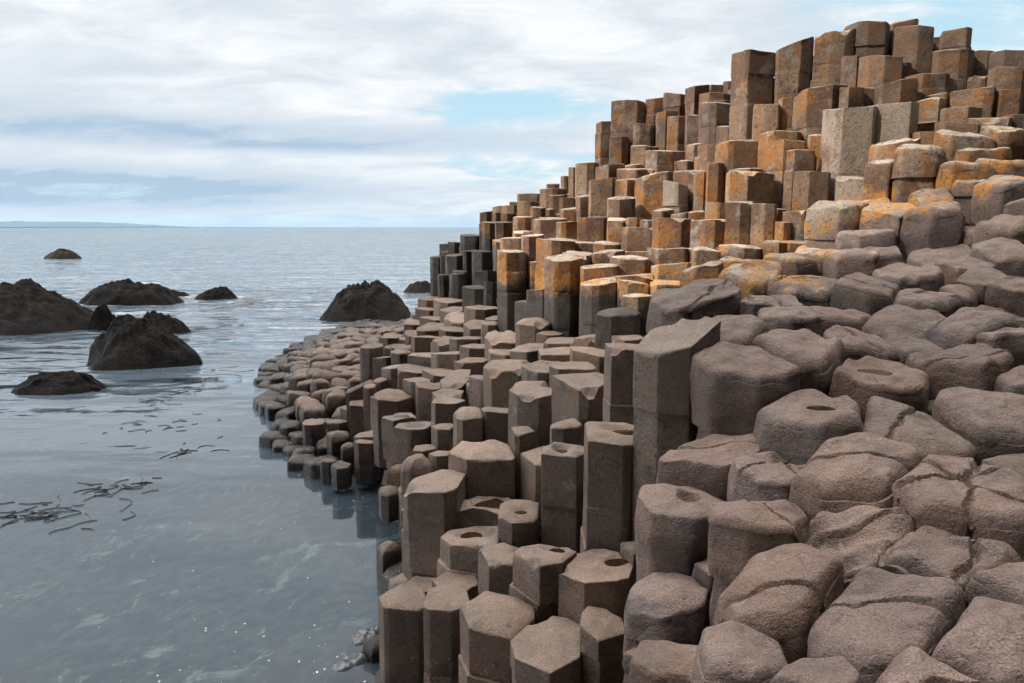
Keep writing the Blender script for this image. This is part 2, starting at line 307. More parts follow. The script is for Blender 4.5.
row('of the barnacled columns at the waterline', 'C', 0, .40, PIER, [
 (391,395,35,10.6,'round headed column with one pale cap standing by the water',dict(cap=.25,dome=.04)), (355,388,16,12.6,'narrow black column splashed with barnacles above the shore stones',dict(light=.3,tilt=(.3,.2))), (370,386,12,12.0,None,{}), (380,380,14,12.2,None,{}),
 (401,416,29,9.7,'hollow topped column beside the round headed one',dict(pool=.55)), (415,425,37,9.0,'grey column with a round rain pool, above the boulders',dict(pool=.5)),
 (448,400,32,8.9,'rough grey column with a crumbled jagged top',dict(dome=-.02,light=.48)), (470,413,34,8.0,'column with a smooth pink domed top and chipped side',dict(dome=.07,light=.5)), (445,427,22,8.4,None,dict(light=.46)),
 (441,453,22,7.9,'small flat brown column tucked beneath the taller column',dict(light=.5)), (424,447,22,8.2,None,{}), (418,462,30,7.8,'lumpy round boulder between the waterline columns',dict(dome=.08,round=.06)), (398,468,17,8.6,None,dict(dome=.03,round=.04)),
 (366,441,22,10.7,'thick barnacled post at the water with a flat grey top',{}), (390,490,22,8.6,'rounded post speckled with barnacles, standing in the water',dict(dome=.05,round=.05)), (408,496,14,7.9,None,{}),
 (388,546,22,7.6,'smooth wet boulder at the waterline below the speckled post',dict(dome=.03,round=.06)), (409,509,16,7.2,None,{}), (338,421,20,12.6,None,{}), (338,434,22,11.9,None,dict(dome=.05,round=.05)), (349,444,14,11.4,None,dict(round=.05)), (341,464,16,10.6,None,dict(round=.03)), (328,460,16,11.0,None,dict(round=.05)),
 (398,580,22,6.3,None,dict(round=.03)), (422,582,36,5.95,None,{}), (375,640,24,6.3,'black rounded lump beside the first barnacled column',dict(dome=.03,round=.06,light=.3)), (392,674,34,5.9,None,dict(round=.05)),(436,668,28,5.6,None,dict(round=.05)),(366,672,18,6.4,None,dict(round=.05)) ])
row('of the brown columns of the near slope', 'C', 0, .48, FORE, [
 (487,451,56,6.5,'broad brown column with a smooth rounded top in the middle slope',dict(dome=.03)), (438,482,60,6.1,'three block column with a pale six sided cap overhanging its shaft',dict(cap=.26,light=.52)),
 (487,503,58,6.1,'flat column holding the largest brown rain pool',dict(pool=.55)), (521,511,44,5.7,'small hexagonal column with a little dark puddle in its top',dict(pool=.33)),
 (470,535,62,5.7,'squat column with a rusty half dry puddle and wet rim',dict(pool=.35,cap=.22)), (503,552,46,5.25,'plain brown hexagon between the squat puddled column and the taller pair',{}),
 (561,449,46,5.75,'column with two stacked joints behind the great dark pillar',dict(pool=.25,cap=.4)), (613,432,70,5.15,'great dark pillar with a flat top and a corner puddle',dict(pool=.34,poff=(.4,.15),rot=.35)),
 (546,553,52,4.8,'brown column with a small puddle at its back corner',dict(pool=.30,poff=(.45,.35),rot=.2)), (599,565,72,4.6,'broad column with a wet black front and splashed puddles',dict(pool=.36,poff=(.45,.25),rot=.35)),
 (406,598,42,5.35,'first barnacled column from the water, slanting grey top and red front',dict(dome=.02,light=.42)), (446,598,46,5.0,'second barnacled column from the water with white flecked dark front',dict(light=.42)),
 (497,617,70,4.5,'column with a wide round dome like a lid on its top',dict(dome=.07,light=.50)), (548,640,72,4.25,'cracked flat column with a broken lower step',dict(light=.52,cap=.15)),
 (602,622,44,4.2,'narrow column with a chipped pale edge and black front',dict(light=.5)), (636,548,30,4.7,'small wedge of rock squeezed beside the puddled column',{}),
 (566,424,30,6.0,None,{}), (600,480,20,5.5,None,{}), (455,580,40,5.5,None,{}), (520,430,24,6.6,None,{}), (570,470,24,5.9,None,{}) ])
row('of the pale topped blocks where slope and boulders meet', 'P', 0, .50, FORE, [
 (716,448,92,3.95,'wide flat hexagon with pale top below the rounded column',dict(round=.02,light=.53)), (772,467,84,3.75,'cracked pale block with a shallow puddle, split into quarters',dict(cut=[(.3,.05),(1.9,0)],round=.03,pool=.28,poff=(.35,.25))),
 (689,502,84,3.65,'hexagonal column with a dimple in its pale top',dict(round=.02,pool=.12,light=.53)), (762,512,108,3.3,'long pale block with two carved faces on its front',dict(cut=[(0.1,.1)],round=.05)),
 (720,560,54,3.5,'small brown wedge under the long pale block',dict(round=.03)), (667,596,88,3.35,'slate topped block with a curved lid and dark undercut',dict(cap=.14,dome=.05,light=.54,round=.02)),
 (676,655,80,2.8,None,dict(round=.05)), (742,650,90,2.38,'smooth grey saddle shaped rock in front of the big boulder',dict(round=.10,light=.52,tilt=(-.25,.2))), (645,650,40,3.3,None,dict(round=.02))], 'block')
row('of the small weathered blocks beside the sunlit cliff', 'P', 1, .47, HIGH, [
 (964,134,48,10.0,None,dict(round=.06)), (1000,128,30,10.2,None,dict(round=.04)), (893,143,44,9.9,'thin pale slab lying at the back of the orange boulder',dict(round=.03,light=.52)), (884,161,28,9.6,None,dict(round=.05)),
 (920,148,48,9.3,'large sunlit orange boulder split by a vertical crack',dict(round=.16,cap=.35)), (963,164,46,9.0,'sunlit tan boulder right of the vertical crack',dict(round=.14,tilt=(-.25,0))),
 (985,148,44,9.6,None,dict(round=.04)), (1002,160,46,9.2,'smooth rounded boulder with a pale back near the frame edge',dict(round=.14,tilt=(-.15,0))), (1003,180,46,8.6,None,dict(round=.12)), (1026,200,30,8.4,None,dict(round=.12)), (972,180,30,8.6,None,dict(round=.1)),
 (839,204,54,9.2,'broad pale sunlit block with an orange speckled front',dict(light=.55,round=.05)), (888,208,50,8.8,'sunlit square block beside the broad pale one, half in shade',dict(light=.55,round=.04)),
 (936,208,50,8.4,'round topped boulder between the square block and the small lumps',dict(round=.2,dome=.05)), (975,229,30,8.1,None,dict(round=.08)), (1006,221,46,8.0,None,dict(round=.14)), (865,232,40,8.6,None,dict(round=.04,light=.55))], 'block')
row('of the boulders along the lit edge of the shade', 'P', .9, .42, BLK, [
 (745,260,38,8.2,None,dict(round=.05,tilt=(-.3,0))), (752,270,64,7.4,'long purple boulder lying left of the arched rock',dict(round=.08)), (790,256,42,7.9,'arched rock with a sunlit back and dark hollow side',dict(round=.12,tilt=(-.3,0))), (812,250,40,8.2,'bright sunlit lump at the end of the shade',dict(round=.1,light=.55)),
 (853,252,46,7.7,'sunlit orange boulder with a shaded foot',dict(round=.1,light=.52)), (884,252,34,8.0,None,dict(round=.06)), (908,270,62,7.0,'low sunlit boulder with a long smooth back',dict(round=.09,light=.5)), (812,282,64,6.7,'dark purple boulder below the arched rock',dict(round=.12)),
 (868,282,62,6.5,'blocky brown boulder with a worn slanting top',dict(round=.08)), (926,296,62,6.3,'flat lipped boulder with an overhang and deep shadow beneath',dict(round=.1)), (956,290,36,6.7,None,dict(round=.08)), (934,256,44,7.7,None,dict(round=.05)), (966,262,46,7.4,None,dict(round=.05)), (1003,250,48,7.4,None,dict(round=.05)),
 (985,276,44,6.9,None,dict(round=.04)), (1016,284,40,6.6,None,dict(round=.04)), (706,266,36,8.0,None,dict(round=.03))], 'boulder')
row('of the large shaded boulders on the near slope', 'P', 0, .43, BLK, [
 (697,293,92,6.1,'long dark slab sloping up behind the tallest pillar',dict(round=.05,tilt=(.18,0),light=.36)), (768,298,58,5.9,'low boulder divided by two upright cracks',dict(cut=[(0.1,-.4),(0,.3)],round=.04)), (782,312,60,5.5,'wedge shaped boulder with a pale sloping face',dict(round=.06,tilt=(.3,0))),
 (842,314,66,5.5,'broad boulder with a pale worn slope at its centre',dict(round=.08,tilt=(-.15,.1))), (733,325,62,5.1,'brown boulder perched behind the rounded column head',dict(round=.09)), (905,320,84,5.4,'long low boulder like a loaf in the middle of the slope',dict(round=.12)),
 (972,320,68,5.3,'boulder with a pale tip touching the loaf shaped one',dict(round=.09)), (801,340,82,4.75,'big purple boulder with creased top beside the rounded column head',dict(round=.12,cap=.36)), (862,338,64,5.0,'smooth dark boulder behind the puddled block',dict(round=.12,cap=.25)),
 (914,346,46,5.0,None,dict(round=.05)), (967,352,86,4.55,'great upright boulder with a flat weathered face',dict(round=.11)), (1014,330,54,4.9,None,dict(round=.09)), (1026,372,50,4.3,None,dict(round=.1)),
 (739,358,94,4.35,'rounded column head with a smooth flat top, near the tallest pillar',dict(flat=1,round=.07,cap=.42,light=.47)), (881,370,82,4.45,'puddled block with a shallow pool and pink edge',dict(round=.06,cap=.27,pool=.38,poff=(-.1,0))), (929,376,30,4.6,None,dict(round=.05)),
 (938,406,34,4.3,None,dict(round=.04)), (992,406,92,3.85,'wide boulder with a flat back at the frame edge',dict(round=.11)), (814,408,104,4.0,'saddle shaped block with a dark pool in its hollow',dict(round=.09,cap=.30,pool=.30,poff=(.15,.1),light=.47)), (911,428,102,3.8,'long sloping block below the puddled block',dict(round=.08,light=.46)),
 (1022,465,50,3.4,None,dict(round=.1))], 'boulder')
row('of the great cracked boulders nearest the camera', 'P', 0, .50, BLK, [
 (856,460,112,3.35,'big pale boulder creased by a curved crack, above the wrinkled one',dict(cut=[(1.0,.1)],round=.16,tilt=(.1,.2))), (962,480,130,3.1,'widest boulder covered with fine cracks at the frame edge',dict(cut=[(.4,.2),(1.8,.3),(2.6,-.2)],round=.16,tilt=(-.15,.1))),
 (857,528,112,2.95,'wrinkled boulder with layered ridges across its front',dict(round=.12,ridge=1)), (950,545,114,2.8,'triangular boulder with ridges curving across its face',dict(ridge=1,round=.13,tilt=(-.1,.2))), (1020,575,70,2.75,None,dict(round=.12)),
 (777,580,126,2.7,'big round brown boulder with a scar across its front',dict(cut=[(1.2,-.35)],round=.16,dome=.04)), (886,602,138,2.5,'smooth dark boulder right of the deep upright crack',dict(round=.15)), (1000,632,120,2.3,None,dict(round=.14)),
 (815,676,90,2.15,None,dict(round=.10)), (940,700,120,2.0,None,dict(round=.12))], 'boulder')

ORD = ['leftmost','second','third','fourth','fifth','sixth','seventh','eighth','ninth','tenth','eleventh','twelfth','thirteenth','fourteenth','fifteenth','sixteenth','seventeenth','eighteenth','nineteenth','twentieth','twenty-first','twenty-second','twenty-third','twenty-fourth','twenty-fifth','twenty-sixth','twenty-seventh','twenty-eighth','twenty-ninth','thirtieth']
class S: pass
stones = []
for (phrase, cls, lich, light, group, adj, ents) in ROWS:
    ents = sorted(ents, key=lambda e: e[0])
    for i, (u, v, w, D, lab, o) in enumerate(ents):
        s = S(); s.u, s.v, s.w, s.D, s.D0 = u, v, w, float(D), float(D)
        s.cls = cls; s.lich = o.get('lich', lich); s.light = o.get('light', light*random.uniform(.82, 1.12)); s.o = o
        s.group = group; s.kind = 'named'
        s.adj = adj
        if lab is None:
            lab = ('leftmost ' if i == 0 else ORD[i] + ' from the left ') + phrase
        s.label = lab
        stones.append(s)
# settle distances so that neighbours do not overlap in plan (the tops keep their place)
def place(s):
    s.p = at(s.u, s.v, s.D); s.r = s.w*s.D/(2*F)*(1.12 if s.group == TER else 1)
for s in stones: place(s)
for it in range(260):
    for i, a in enumerate(stones):
        for j in range(i+1, len(stones)):
            b = stones[j]
            if abs(a.D-b.D) > 1.6: continue
            need = .86*(a.r+b.r)
            dx = a.p.x-b.p.x; dy = a.p.y-b.p.y
            if dx*dx+dy*dy < need*need:
                f, n = (a, b) if (a.D, -a.v) > (b.D, -b.v) else (b, a)
                k = .02*(1-math.hypot(dx, dy)/need)+.003
                f.D += k*1.2; n.D -= k
                place(f); place(n)
    for s in stones:
        s.D += (s.D0-s.D)*.012; place(s)

# shore stones: a shelf of small rounded stones at the water's edge
def inside(poly, x, y):
    c = False; n = len(poly)
    for i in range(n):
        x1, y1 = poly[i]; x2, y2 = poly[i-1]
        if (y1 > y) != (y2 > y) and x < (x2-x1)*(y-y1)/(y2-y1)+x1: c = not c
    return c
SH = [(264,372),(286,350),(330,330),(352,321),(405,313),(424,318),(408,345),(392,362),(366,378),(346,392),(346,418),(330,456),(318,466),(296,454),(274,436),(284,414),(266,400),(270,388)]
SHL = [(404,312),(340,318),(284,345),(258,378),(262,420),(300,460),(352,488)]
def shore_z(x, y):
    # rises from the water to the terrace
    u, v = proj((x, y, .3)); best = 1e9
    for (a, b2), (c, d) in zip(SHL, SHL[1:]):
        t = max(0, min(1, ((u-a)*(c-a)+(v-b2)*(d-b2))/((c-a)**2+(d-b2)**2)))
        best = min(best, math.hypot(u-a-t*(c-a), v-b2-t*(d-b2)))
    t = max(0, min(1, best*y/F/1.5)); t = t*t*(3-2*t)
    return .10 + .75*t
rs = random.Random(3)
shore = []
for it in range(16000):
    x = rs.uniform(-8.5, -1.8); y = rs.uniform(11, 30)
    z = shore_z(x, y) + rs.uniform(-.08, .10)
    u, v = proj((x, y, z))
    if not inside(SH, u, v): continue
    r = rs.uniform(.17, .25)*(1+max(0, y-14)*.025)
    ok = all(math.hypot(x-s.p.x, y-s.p.y) > .80*(r+s.r) for s in shore) and all(math.hypot(x-s.p.x, y-s.p.y) > .85*(r+s.r) for s in stones if abs(s.D-y) < 2)
    if not ok: continue
    s = S(); s.p = Vector((x, y, z)); s.r = r; s.u, s.v = u, v; s.D = y; s.w = 2*r*F/y
    s.cls = 'P'; s.lich = 0; s.light = rs.uniform(.24, .42); s.o = dict(round=rs.uniform(.08, .14), dome=rs.uniform(.02, .08), tilt=(rs.uniform(-.2, .2), rs.uniform(-.2, .2)))
    s.kind = 'shore'; s.group = 'small stones of the shore shelf'; s.adj = 'stone'
    shore.append(s)
# fillers: stones wholly or mostly hidden between and behind the others, and beyond the frame
fill = []
# open water as the shore leaves it
WAT = [(-900,228),(440,228),(430,300),(404,312),(340,318),(284,345),(258,378),(258,436),(300,462),(352,486),(376,492),(378,520),(376,560),(384,590),(372,620),(366,700),(360,1200),(-900,1200)]
def near_stones(x, y, R):
    return [s for s in stones if abs(s.p.x-x) < R and abs(s.p.y-y) < R and math.hypot(s.p.x-x, s.p.y-y) < R]
rs = random.Random(11)
for it in range(30000):
    x = rs.uniform(-6, 13); y = rs.uniform(.2, 22)
    r = rs.uniform(.19, .25)
    ns = near_stones(x, y, 2.6 if x > .55*y else 1.3)
    if not ns: continue
    if x*x+y*y < .3: continue
    if any(math.hypot(x-s.p.x, y-s.p.y) < (.80 if s.group != TER else 1.12)*s.r+.17 for s in ns): continue
    if any(abs(s.p.x-x) < .6 and math.hypot(x-s.p.x, y-s.p.y) < .9*(s.r+r) for s in fill): continue
    if any(abs(s.p.x-x) < .6 and math.hypot(x-s.p.x, y-s.p.y) < .85*s.r+.17 for s in shore): continue
    ns.sort(key=lambda s: math.hypot(s.p.x-x, s.p.y-y))
    ns = ns[:4]
    ws = [1/(math.hypot(s.p.x-x, s.p.y-y)+.1)**2 for s in ns]
    z = sum(s.p.z*k for s, k in zip(ns, ws))/sum(ws) - rs.uniform(*{TER: (.12, .3), CLIFF: (.12, .5)}.get(ns[0].group, (.05, .3)))
    z = min(z, ns[0].p.z+.02)
    wf = 2*r*F/y
    ub, vb = proj((x, y+r, z))
    for s in stones:
        if s.D > y and abs(s.u-ub) < .5*(wf+s.w)*.92:
            lim = s.v + .75*s.w
            if vb < lim:
                z = at(ub, lim, y+r).z; ub, vb = proj((x, y+r, z))
    if z < .15: continue
    uu, vv = proj((x, y, z)); u2, v2 = proj((x, y, 0))
    if any(inside(WAT, uu+q*wf, vq) for q in (-.5, 0, .5) for vq in (vv, v2)): continue
    s = S(); s.p = Vector((x, y, z)); s.r = r; s.u, s.v = uu, vv; s.D = y; s.w = wf
    s.cls = ns[0].cls; s.lich = ns[0].lich; s.light = ns[0].light*rs.uniform(.85, 1.05)
    s.o = dict(round=rs.uniform(.04, .08)) if s.cls == 'P' else {}
    s.kind = 'fill'
    fill.append(s)
ALL = stones + shore + fill
print('stones', len(stones), 'shore', len(shore), 'fill', len(fill))

# ------------------------------------------------------------------ stone meshes
def clip(poly, a, bx, by):
    # keep points with x*bx + y*by <= a
    out = []
    n = len(poly)
    for i in range(n):
        p, q = poly[i], poly[(i+1) % n]
        dp = p[0]*bx+p[1]*by-a; dq = q[0]*bx+q[1]*by-a
        if dp <= 0: out.append(p)
        if (dp < 0) != (dq < 0) and dp != dq:
            t = dp/(dp-dq); out.append((p[0]+(q[0]-p[0])*t, p[1]+(q[1]-p[1])*t))
    return out
grid = {}
for s in ALL: grid.setdefault((int(s.p.x//1.2), int(s.p.y//1.2)), []).append(s)
def neigh(s):
    gx, gy = int(s.p.x//1.2), int(s.p.y//1.2)
    return [t for i in (-1, 0, 1) for j in (-1, 0, 1) for t in grid.get((gx+i, gy+j), []) if t is not s]
def cell(s, rnd):
    n = rnd.choice([6, 6, 6, 5, 7]) if s.cls == 'C' else rnd.choice([5, 6, 6, 7])
    a0 = s.o['rot'] if 'rot' in s.o else rnd.uniform(0, 6.28)
    R = s.r*({TER: 1.45, FORE: 1.36, PIER: 1.3, CLIFF: 1.28}.get(getattr(s, 'group', ''), 1.12) if s.cls == 'C' else 1.34)
    poly = []
    for k in range(n):
        q = R*rnd.uniform(.86, 1.10); a = a0+2*math.pi*(k+rnd.uniform(-.27, .27))/n
        poly.append((q*math.cos(a), q*math.sin(a)))
    gap = .004 if s.cls == 'C' else .007
    lowest = s.p.z-.35
    for t in neigh(s):
        dx, dy = t.p.x-s.p.x, t.p.y-s.p.y
        d = math.hypot(dx, dy)
        if d > 2.2*(s.r+t.r) or d < 1e-4: continue
        if d < 1.9*(s.r+t.r): lowest = min(lowest, t.p.z-.30)
        m = (d*d + s.r*s.r - t.r*t.r)/(2*d)
        m = max(m, .35*s.r) - gap
        q = clip(poly, m, dx/d, dy/d)
        if len(q) >= 3: poly = q
    # drop tiny edges
    out = []
    for p in poly:
        if not out or math.hypot(p[0]-out[-1][0], p[1]-out[-1][1]) > .05*s.r*2: out.append(p)
    if len(out) > 3 and math.hypot(out[0][0]-out[-1][0], out[0][1]-out[-1][1]) < .05*s.r*2: out.pop()
    return (out if len(out) >= 3 else poly), lowest
def outline(poly, rc, step):
    pts = []
    n = len(poly)
    for i in range(n):
        p0, p1, p2 = Vector(poly[i-1]), Vector(poly[i]), Vector(poly[(i+1) % n])
        a = p0-p1; b = p2-p1
        la, lb = a.length, b.length
        r = min(rc, .42*la, .42*lb)
        A = p1+a.normalized()*r; B = p1+b.normalized()*r
        for k in range(4):
            t = k/3; pts.append(A*(1-t)**2+p1*2*t*(1-t)+B*t*t)
        r2 = min(rc, .42*lb, .42*(Vector(poly[(i+2) % n])-p2).length)
        E = p2-b.normalized()*r2
        L = (E-B).length; m = int(L/step)
        for k in range(1, m+1): pts.append(B.lerp(E, k/(m+1)))
    return pts
def fb(x, y, z, o=3):
    v = 0; a = 1; t = 0
    for k in range(o):
        v += a*noise.noise((x, y, z)); t += a; a *= .5; x *= 2.1; y *= 2.1; z *= 2.1
    return v/t
def smooth(e0, e1, x):
    t = max(0, min(1, (x-e0)/(e1-e0))); return t*t*(3-2*t)

def stone_geo(s, poly, ztop, zbot, rnd, detail, off=(0, 0), lid=True, top_opts=True):
    """one closed stone: polygon outline, rounded rim, uneven top, jointed sides. Returns verts, faces in the frame of the stone's base centre."""
    o = s.o; pil = s.cls == 'P'
    sx, sy = rnd.uniform(0, 100), rnd.uniform(0, 100)
    Rm = o.get('round', .05 if pil else .008)
    Rm = min(Rm*.65, .27*s.r) if pil else Rm
    rc = .14*s.r if pil else .035*s.r
    if s.kind == 'shore': Rm, rc = .22*s.r, .2*s.r
    pts = outline(poly, rc, s.r*detail[0])
    m = len(pts)
    cx = sum(p.x for p in pts)/m; cy = sum(p.y for p in pts)/m
    tx, ty = o.get('tilt', (rnd.gauss(0, .07), rnd.gauss(.02, .07)) if not pil else (s.grad[0]+rnd.gauss(0, .07), s.grad[1]+rnd.gauss(0, .07))) if top_opts else (0, 0)
    dome = o.get('dome', rnd.uniform(-.015, .035) if not pil else rnd.uniform(-.01, .04)) if top_opts else 0
    pool = o.get('pool', 0) if top_opts else 0
    po = o.get('poff', (0, 0)); px, py = po[0]*s.r, po[1]*s.r
    amp = .045 if pil else .010
    if s.kind == 'shore': amp = .03
    ridg = o.get('ridge', 0) if s.cls == 'P' else 0
    cuts = list(o.get('cut', [])) if top_opts else []
    if pil and top_opts and s.w > 55 and 'cut' not in o and rnd.random() < .45: cuts.append((rnd.uniform(0, 3.14), rnd.uniform(-.3, .3)))
    def groove_at(x, y):
        g = 0
        for (an, of) in cuts:
            d = abs(x*math.cos(an)+y*math.sin(an)-of*s.r+.09*fb((x+sx)*4, (y+sy)*4, an, 3))
            g = max(g, .032*(1-smooth(.003, .017, d)))
        return g
    bites = []
    if not pil and top_opts and s.kind == 'named' and s.w > 24:
        for _ in range(rnd.choice([0, 1, 1, 2, 3])):
            q = rnd.choice(poly); a2 = rnd.uniform(.85, 1.08)
            bites.append((q[0]*a2, q[1]*a2, s.r*rnd.uniform(.22, .6), s.r*rnd.uniform(.10, .34)))
    def lump(x, y, z): return fb((x+sx)*2.2, (y+sy)*2.2, z*2.2)
    def top_h(x, y, f):
        h = tx*x+ty*y + dome*(1-f*f) + amp*1.3*lump(x, y, 0) + (amp*.7)*fb((x+sx)*7, (y+sy)*7, 3, 2)
        if cuts: h -= groove_at(x, y)
        for (bx_, by_, br, bd) in bites:
            d = math.hypot(x-bx_, y-by_)/br*(1+.3*noise.noise((x*9+sx, y*9, 2)))
            if d < 1: h -= bd*(1-smooth(.35, 1, d))
        if ridg: h += .022*math.sin(34*(y+.35*x)+5*fb((x+sx)*3, (y+sy)*3, 2, 2))*smooth(-.3, .2, fb((x+sx)*4, y*4, 6, 2)+.2)
        if pool:
            d = math.hypot((x-px)*.85, (y-py)*1.1)/(pool*s.r)*(1+.75*noise.noise((x*5+sx, y*5, 1)))
            mm = 1-smooth(1.0, 2.2, d)
            h = h*(1-mm)+(tx*px+ty*py)*mm - .034*(1-smooth(.15, 1.4, d))
        return h
    chip = [max(.25, 1+1.8*fb(sx+p.x*5, sy+p.y*5, 7, 2)+ (6.0*max(0, noise.noise((p.x*3+sx, p.y*3, 4.4))-.25) if not pil else 0)) for p in pts]
    V = []; rings = []
    prof = [0, 18, 36, 54, 72, 90] if pil else [0, 45, 90]
    inner = detail[1]
    # sides, from the foot to the rim
    H = ztop-zbot
    z0s = []
    for p, c in zip(pts, chip):
        L = math.hypot(p.x-cx, p.y-cy) or 1
        R = min(Rm*c if not pil else Rm*(.7+.3*c), .6*L)
        z0s.append(top_h(p.x, p.y, 1) - R + Rm)
    segs = []
    z = ztop - rnd.uniform(.3, 1.1)
    if not pil:
        while z > zbot+.1:
            segs.append(z); z -= rnd.uniform(.45, 1.3)
    zr = [zbot]
    stepz = detail[2]
    k = max(2, int(H/stepz))
    zr = [zbot + (H-Rm*1.05)*i/k for i in range(k+1)]
    for g in segs:
        zr = [q for q in zr if abs(q-g) > .03] + [g-.012, g, g+.012]
    zr = sorted(q for q in zr if q < ztop-Rm*1.02)
    jo = {}
    for zq in zr:
        seg = sum(1 for g in segs if zq >= g)
        if seg not in jo: jo[seg] = (rnd.uniform(-.008, .008), rnd.uniform(-.008, .008)) if not pil and s.r > .1 else (0, 0)
        ox, oy = jo[seg]
        groove = .010*min(1, s.r/.2) if any(abs(zq-g) < .002 for g in segs) else 0
        groove *= 0.3 + .7*rnd.random()
        ring = []
        wl = min(.7, H*.9)
        kk = max(0, min(1, (zq-(ztop-wl))/max(.02, wl-Rm)))
        for p, z0 in zip(pts, z0s):
            x, y = p.x, p.y
            L = math.hypot(x-cx, y-cy) or 1
            dn = amp*lump(x, y, zq+sx) - groove
            if cuts: dn -= groove_at(x, y)*smooth(ztop-.35, ztop-.1, zq)
            if ridg: dn += .016*math.sin(40*(zq+.3*x)+5*fb((x+sx)*3, (y+sy)*3, zq*3, 2))
            if pil:
                tt = max(0, ztop-Rm*1.02-zq)/max(.05, 1.1*s.r)
                dn += .012*math.sin(min(1, tt)*math.pi) - .04*s.r*max(0, tt-.8)
            zz = zq + z0*kk
            ring.append((x+(x-cx)/L*dn+ox, y+(y-cy)/L*dn+oy, zz))
        rings.append(ring)
    ox, oy = jo[max(jo)] if jo else (0, 0)
    for a in prof:
        a = math.radians(a); ring = []
        for p, c in zip(pts, chip):
            R = Rm*c if not pil else Rm*(.7+.3*c)
            x, y = p.x, p.y; L = math.hypot(x-cx, y-cy) or 1
            R = min(R, .6*L)
            ins = R*(1-math.cos(a))
            f = (L-ins)/L
            x2, y2 = cx+(x-cx)*f, cy+(y-cy)*f
            dn = amp*lump(x, y, ztop+sx)*math.cos(a)
            q = top_h(x2, y2, f) - R*(1-math.sin(a))
            ring.append((x2+(x-cx)/L*dn+ox, y2+(y-cy)/L*dn+oy, ztop+q))
        rings.append(ring)
    last = rings[-1]; fl = []
    for p, c in zip(pts, chip):
        L = math.hypot(p.x-cx, p.y-cy) or 1
        fl.append(1-min(Rm*c if not pil else Rm*(.7+.3*c), .6*L)/L)
    for q in range(1, inner+1):
        f = 1-q/(inner+1); ring = []
        for (x, y, zq), f0 in zip(last, fl):
            x2, y2 = cx+(x-cx)*f, cy+(y-cy)*f
            ring.append((x2, y2, ztop+top_h(x2-ox*f, y2-oy*f, f*f0)))
        rings.append(ring)
    faces = []
    for ring in rings: V += ring
    for k in range(len(rings)-1):
        for i in range(m):
            j = (i+1) % m
            faces.append((k*m+i, k*m+j, (k+1)*m+j, (k+1)*m+i))
    V.append((cx, cy, ztop+top_h(cx, cy, 0))); t = len(V)-1
    k = (len(rings)-1)*m
    for i in range(m): faces.append((k+i, k+(i+1) % m, t))
    faces.append(tuple(range(m-1, -1, -1)))
    return V, faces, (px, py, ztop + tx*px+ty*py if pool else 0)

def mesh_from(name, V, Fc, mat, cols=None, sharp=38):
    me = bpy.data.meshes.new(name); me.from_pydata(V, [], Fc); me.materials.append(mat)
    if cols is not None:
        ca = me.color_attributes.new('rock', 'FLOAT_COLOR', 'POINT')
        flat = []
        if isinstance(cols, tuple): flat = list(cols)*len(V)
        else:
            for c in cols: flat += c
        ca.data.foreach_set('color', flat)
    me.shade_smooth(); me.set_sharp_from_angle(angle=math.radians(sharp)); me.update()
    return me
def link(name, me, loc=(0, 0, 0), parent=None, **props):
    ob = bpy.data.objects.new(name, me); C.objects.link(ob); ob.location = loc
    if parent is not None: ob.parent = parent
    for k, v in props.items(): ob[k] = v
    return ob

for s in ALL:
    s.grad = (0, .1)
    if s.cls != 'P' or s.kind == 'shore': continue
    sxx = sxy = syy = sxz = syz = 0
    for t in neigh(s):
        if t.kind == 'fill': continue
        dx, dy, dz = t.p.x-s.p.x, t.p.y-s.p.y, max(-.5, min(.5, t.p.z-s.p.z)); d2 = dx*dx+dy*dy
        if d2 > (2.6*(s.r+t.r))**2: continue
        k = 1/(d2+.02); sxx += k*dx*dx; sxy += k*dx*dy; syy += k*dy*dy; sxz += k*dx*dz; syz += k*dy*dz
    det_ = sxx*syy-sxy*sxy
    if det_ > 1e-3:
        gx, gy = (sxz*syy-syz*sxy)/det_, (syz*sxx-sxz*sxy)/det_
        s.grad = (max(-.5, min(.5, gx*.85)), max(-.3, min(.6, gy*.85)))
    if getattr(s, 'group', '') == FORE: s.grad = (s.grad[0]*.2, s.grad[1]*.2)
    if getattr(s, 'group', '') == HIGH: s.grad = (s.grad[0]*.45, s.grad[1]*.45)
    if 'flat' in s.o or s.o.get('pool', 0) > .2: s.grad = (s.grad[0]*.3, s.grad[1]*.3)
    if 'tilt' in s.o: s.o['tilt'] = (.5*s.o['tilt'][0]+.6*s.grad[0], .5*s.o['tilt'][1]+.6*s.grad[1])
bulk = {'C': ([], [], []), 'P': ([], [], [])}
puddles = []
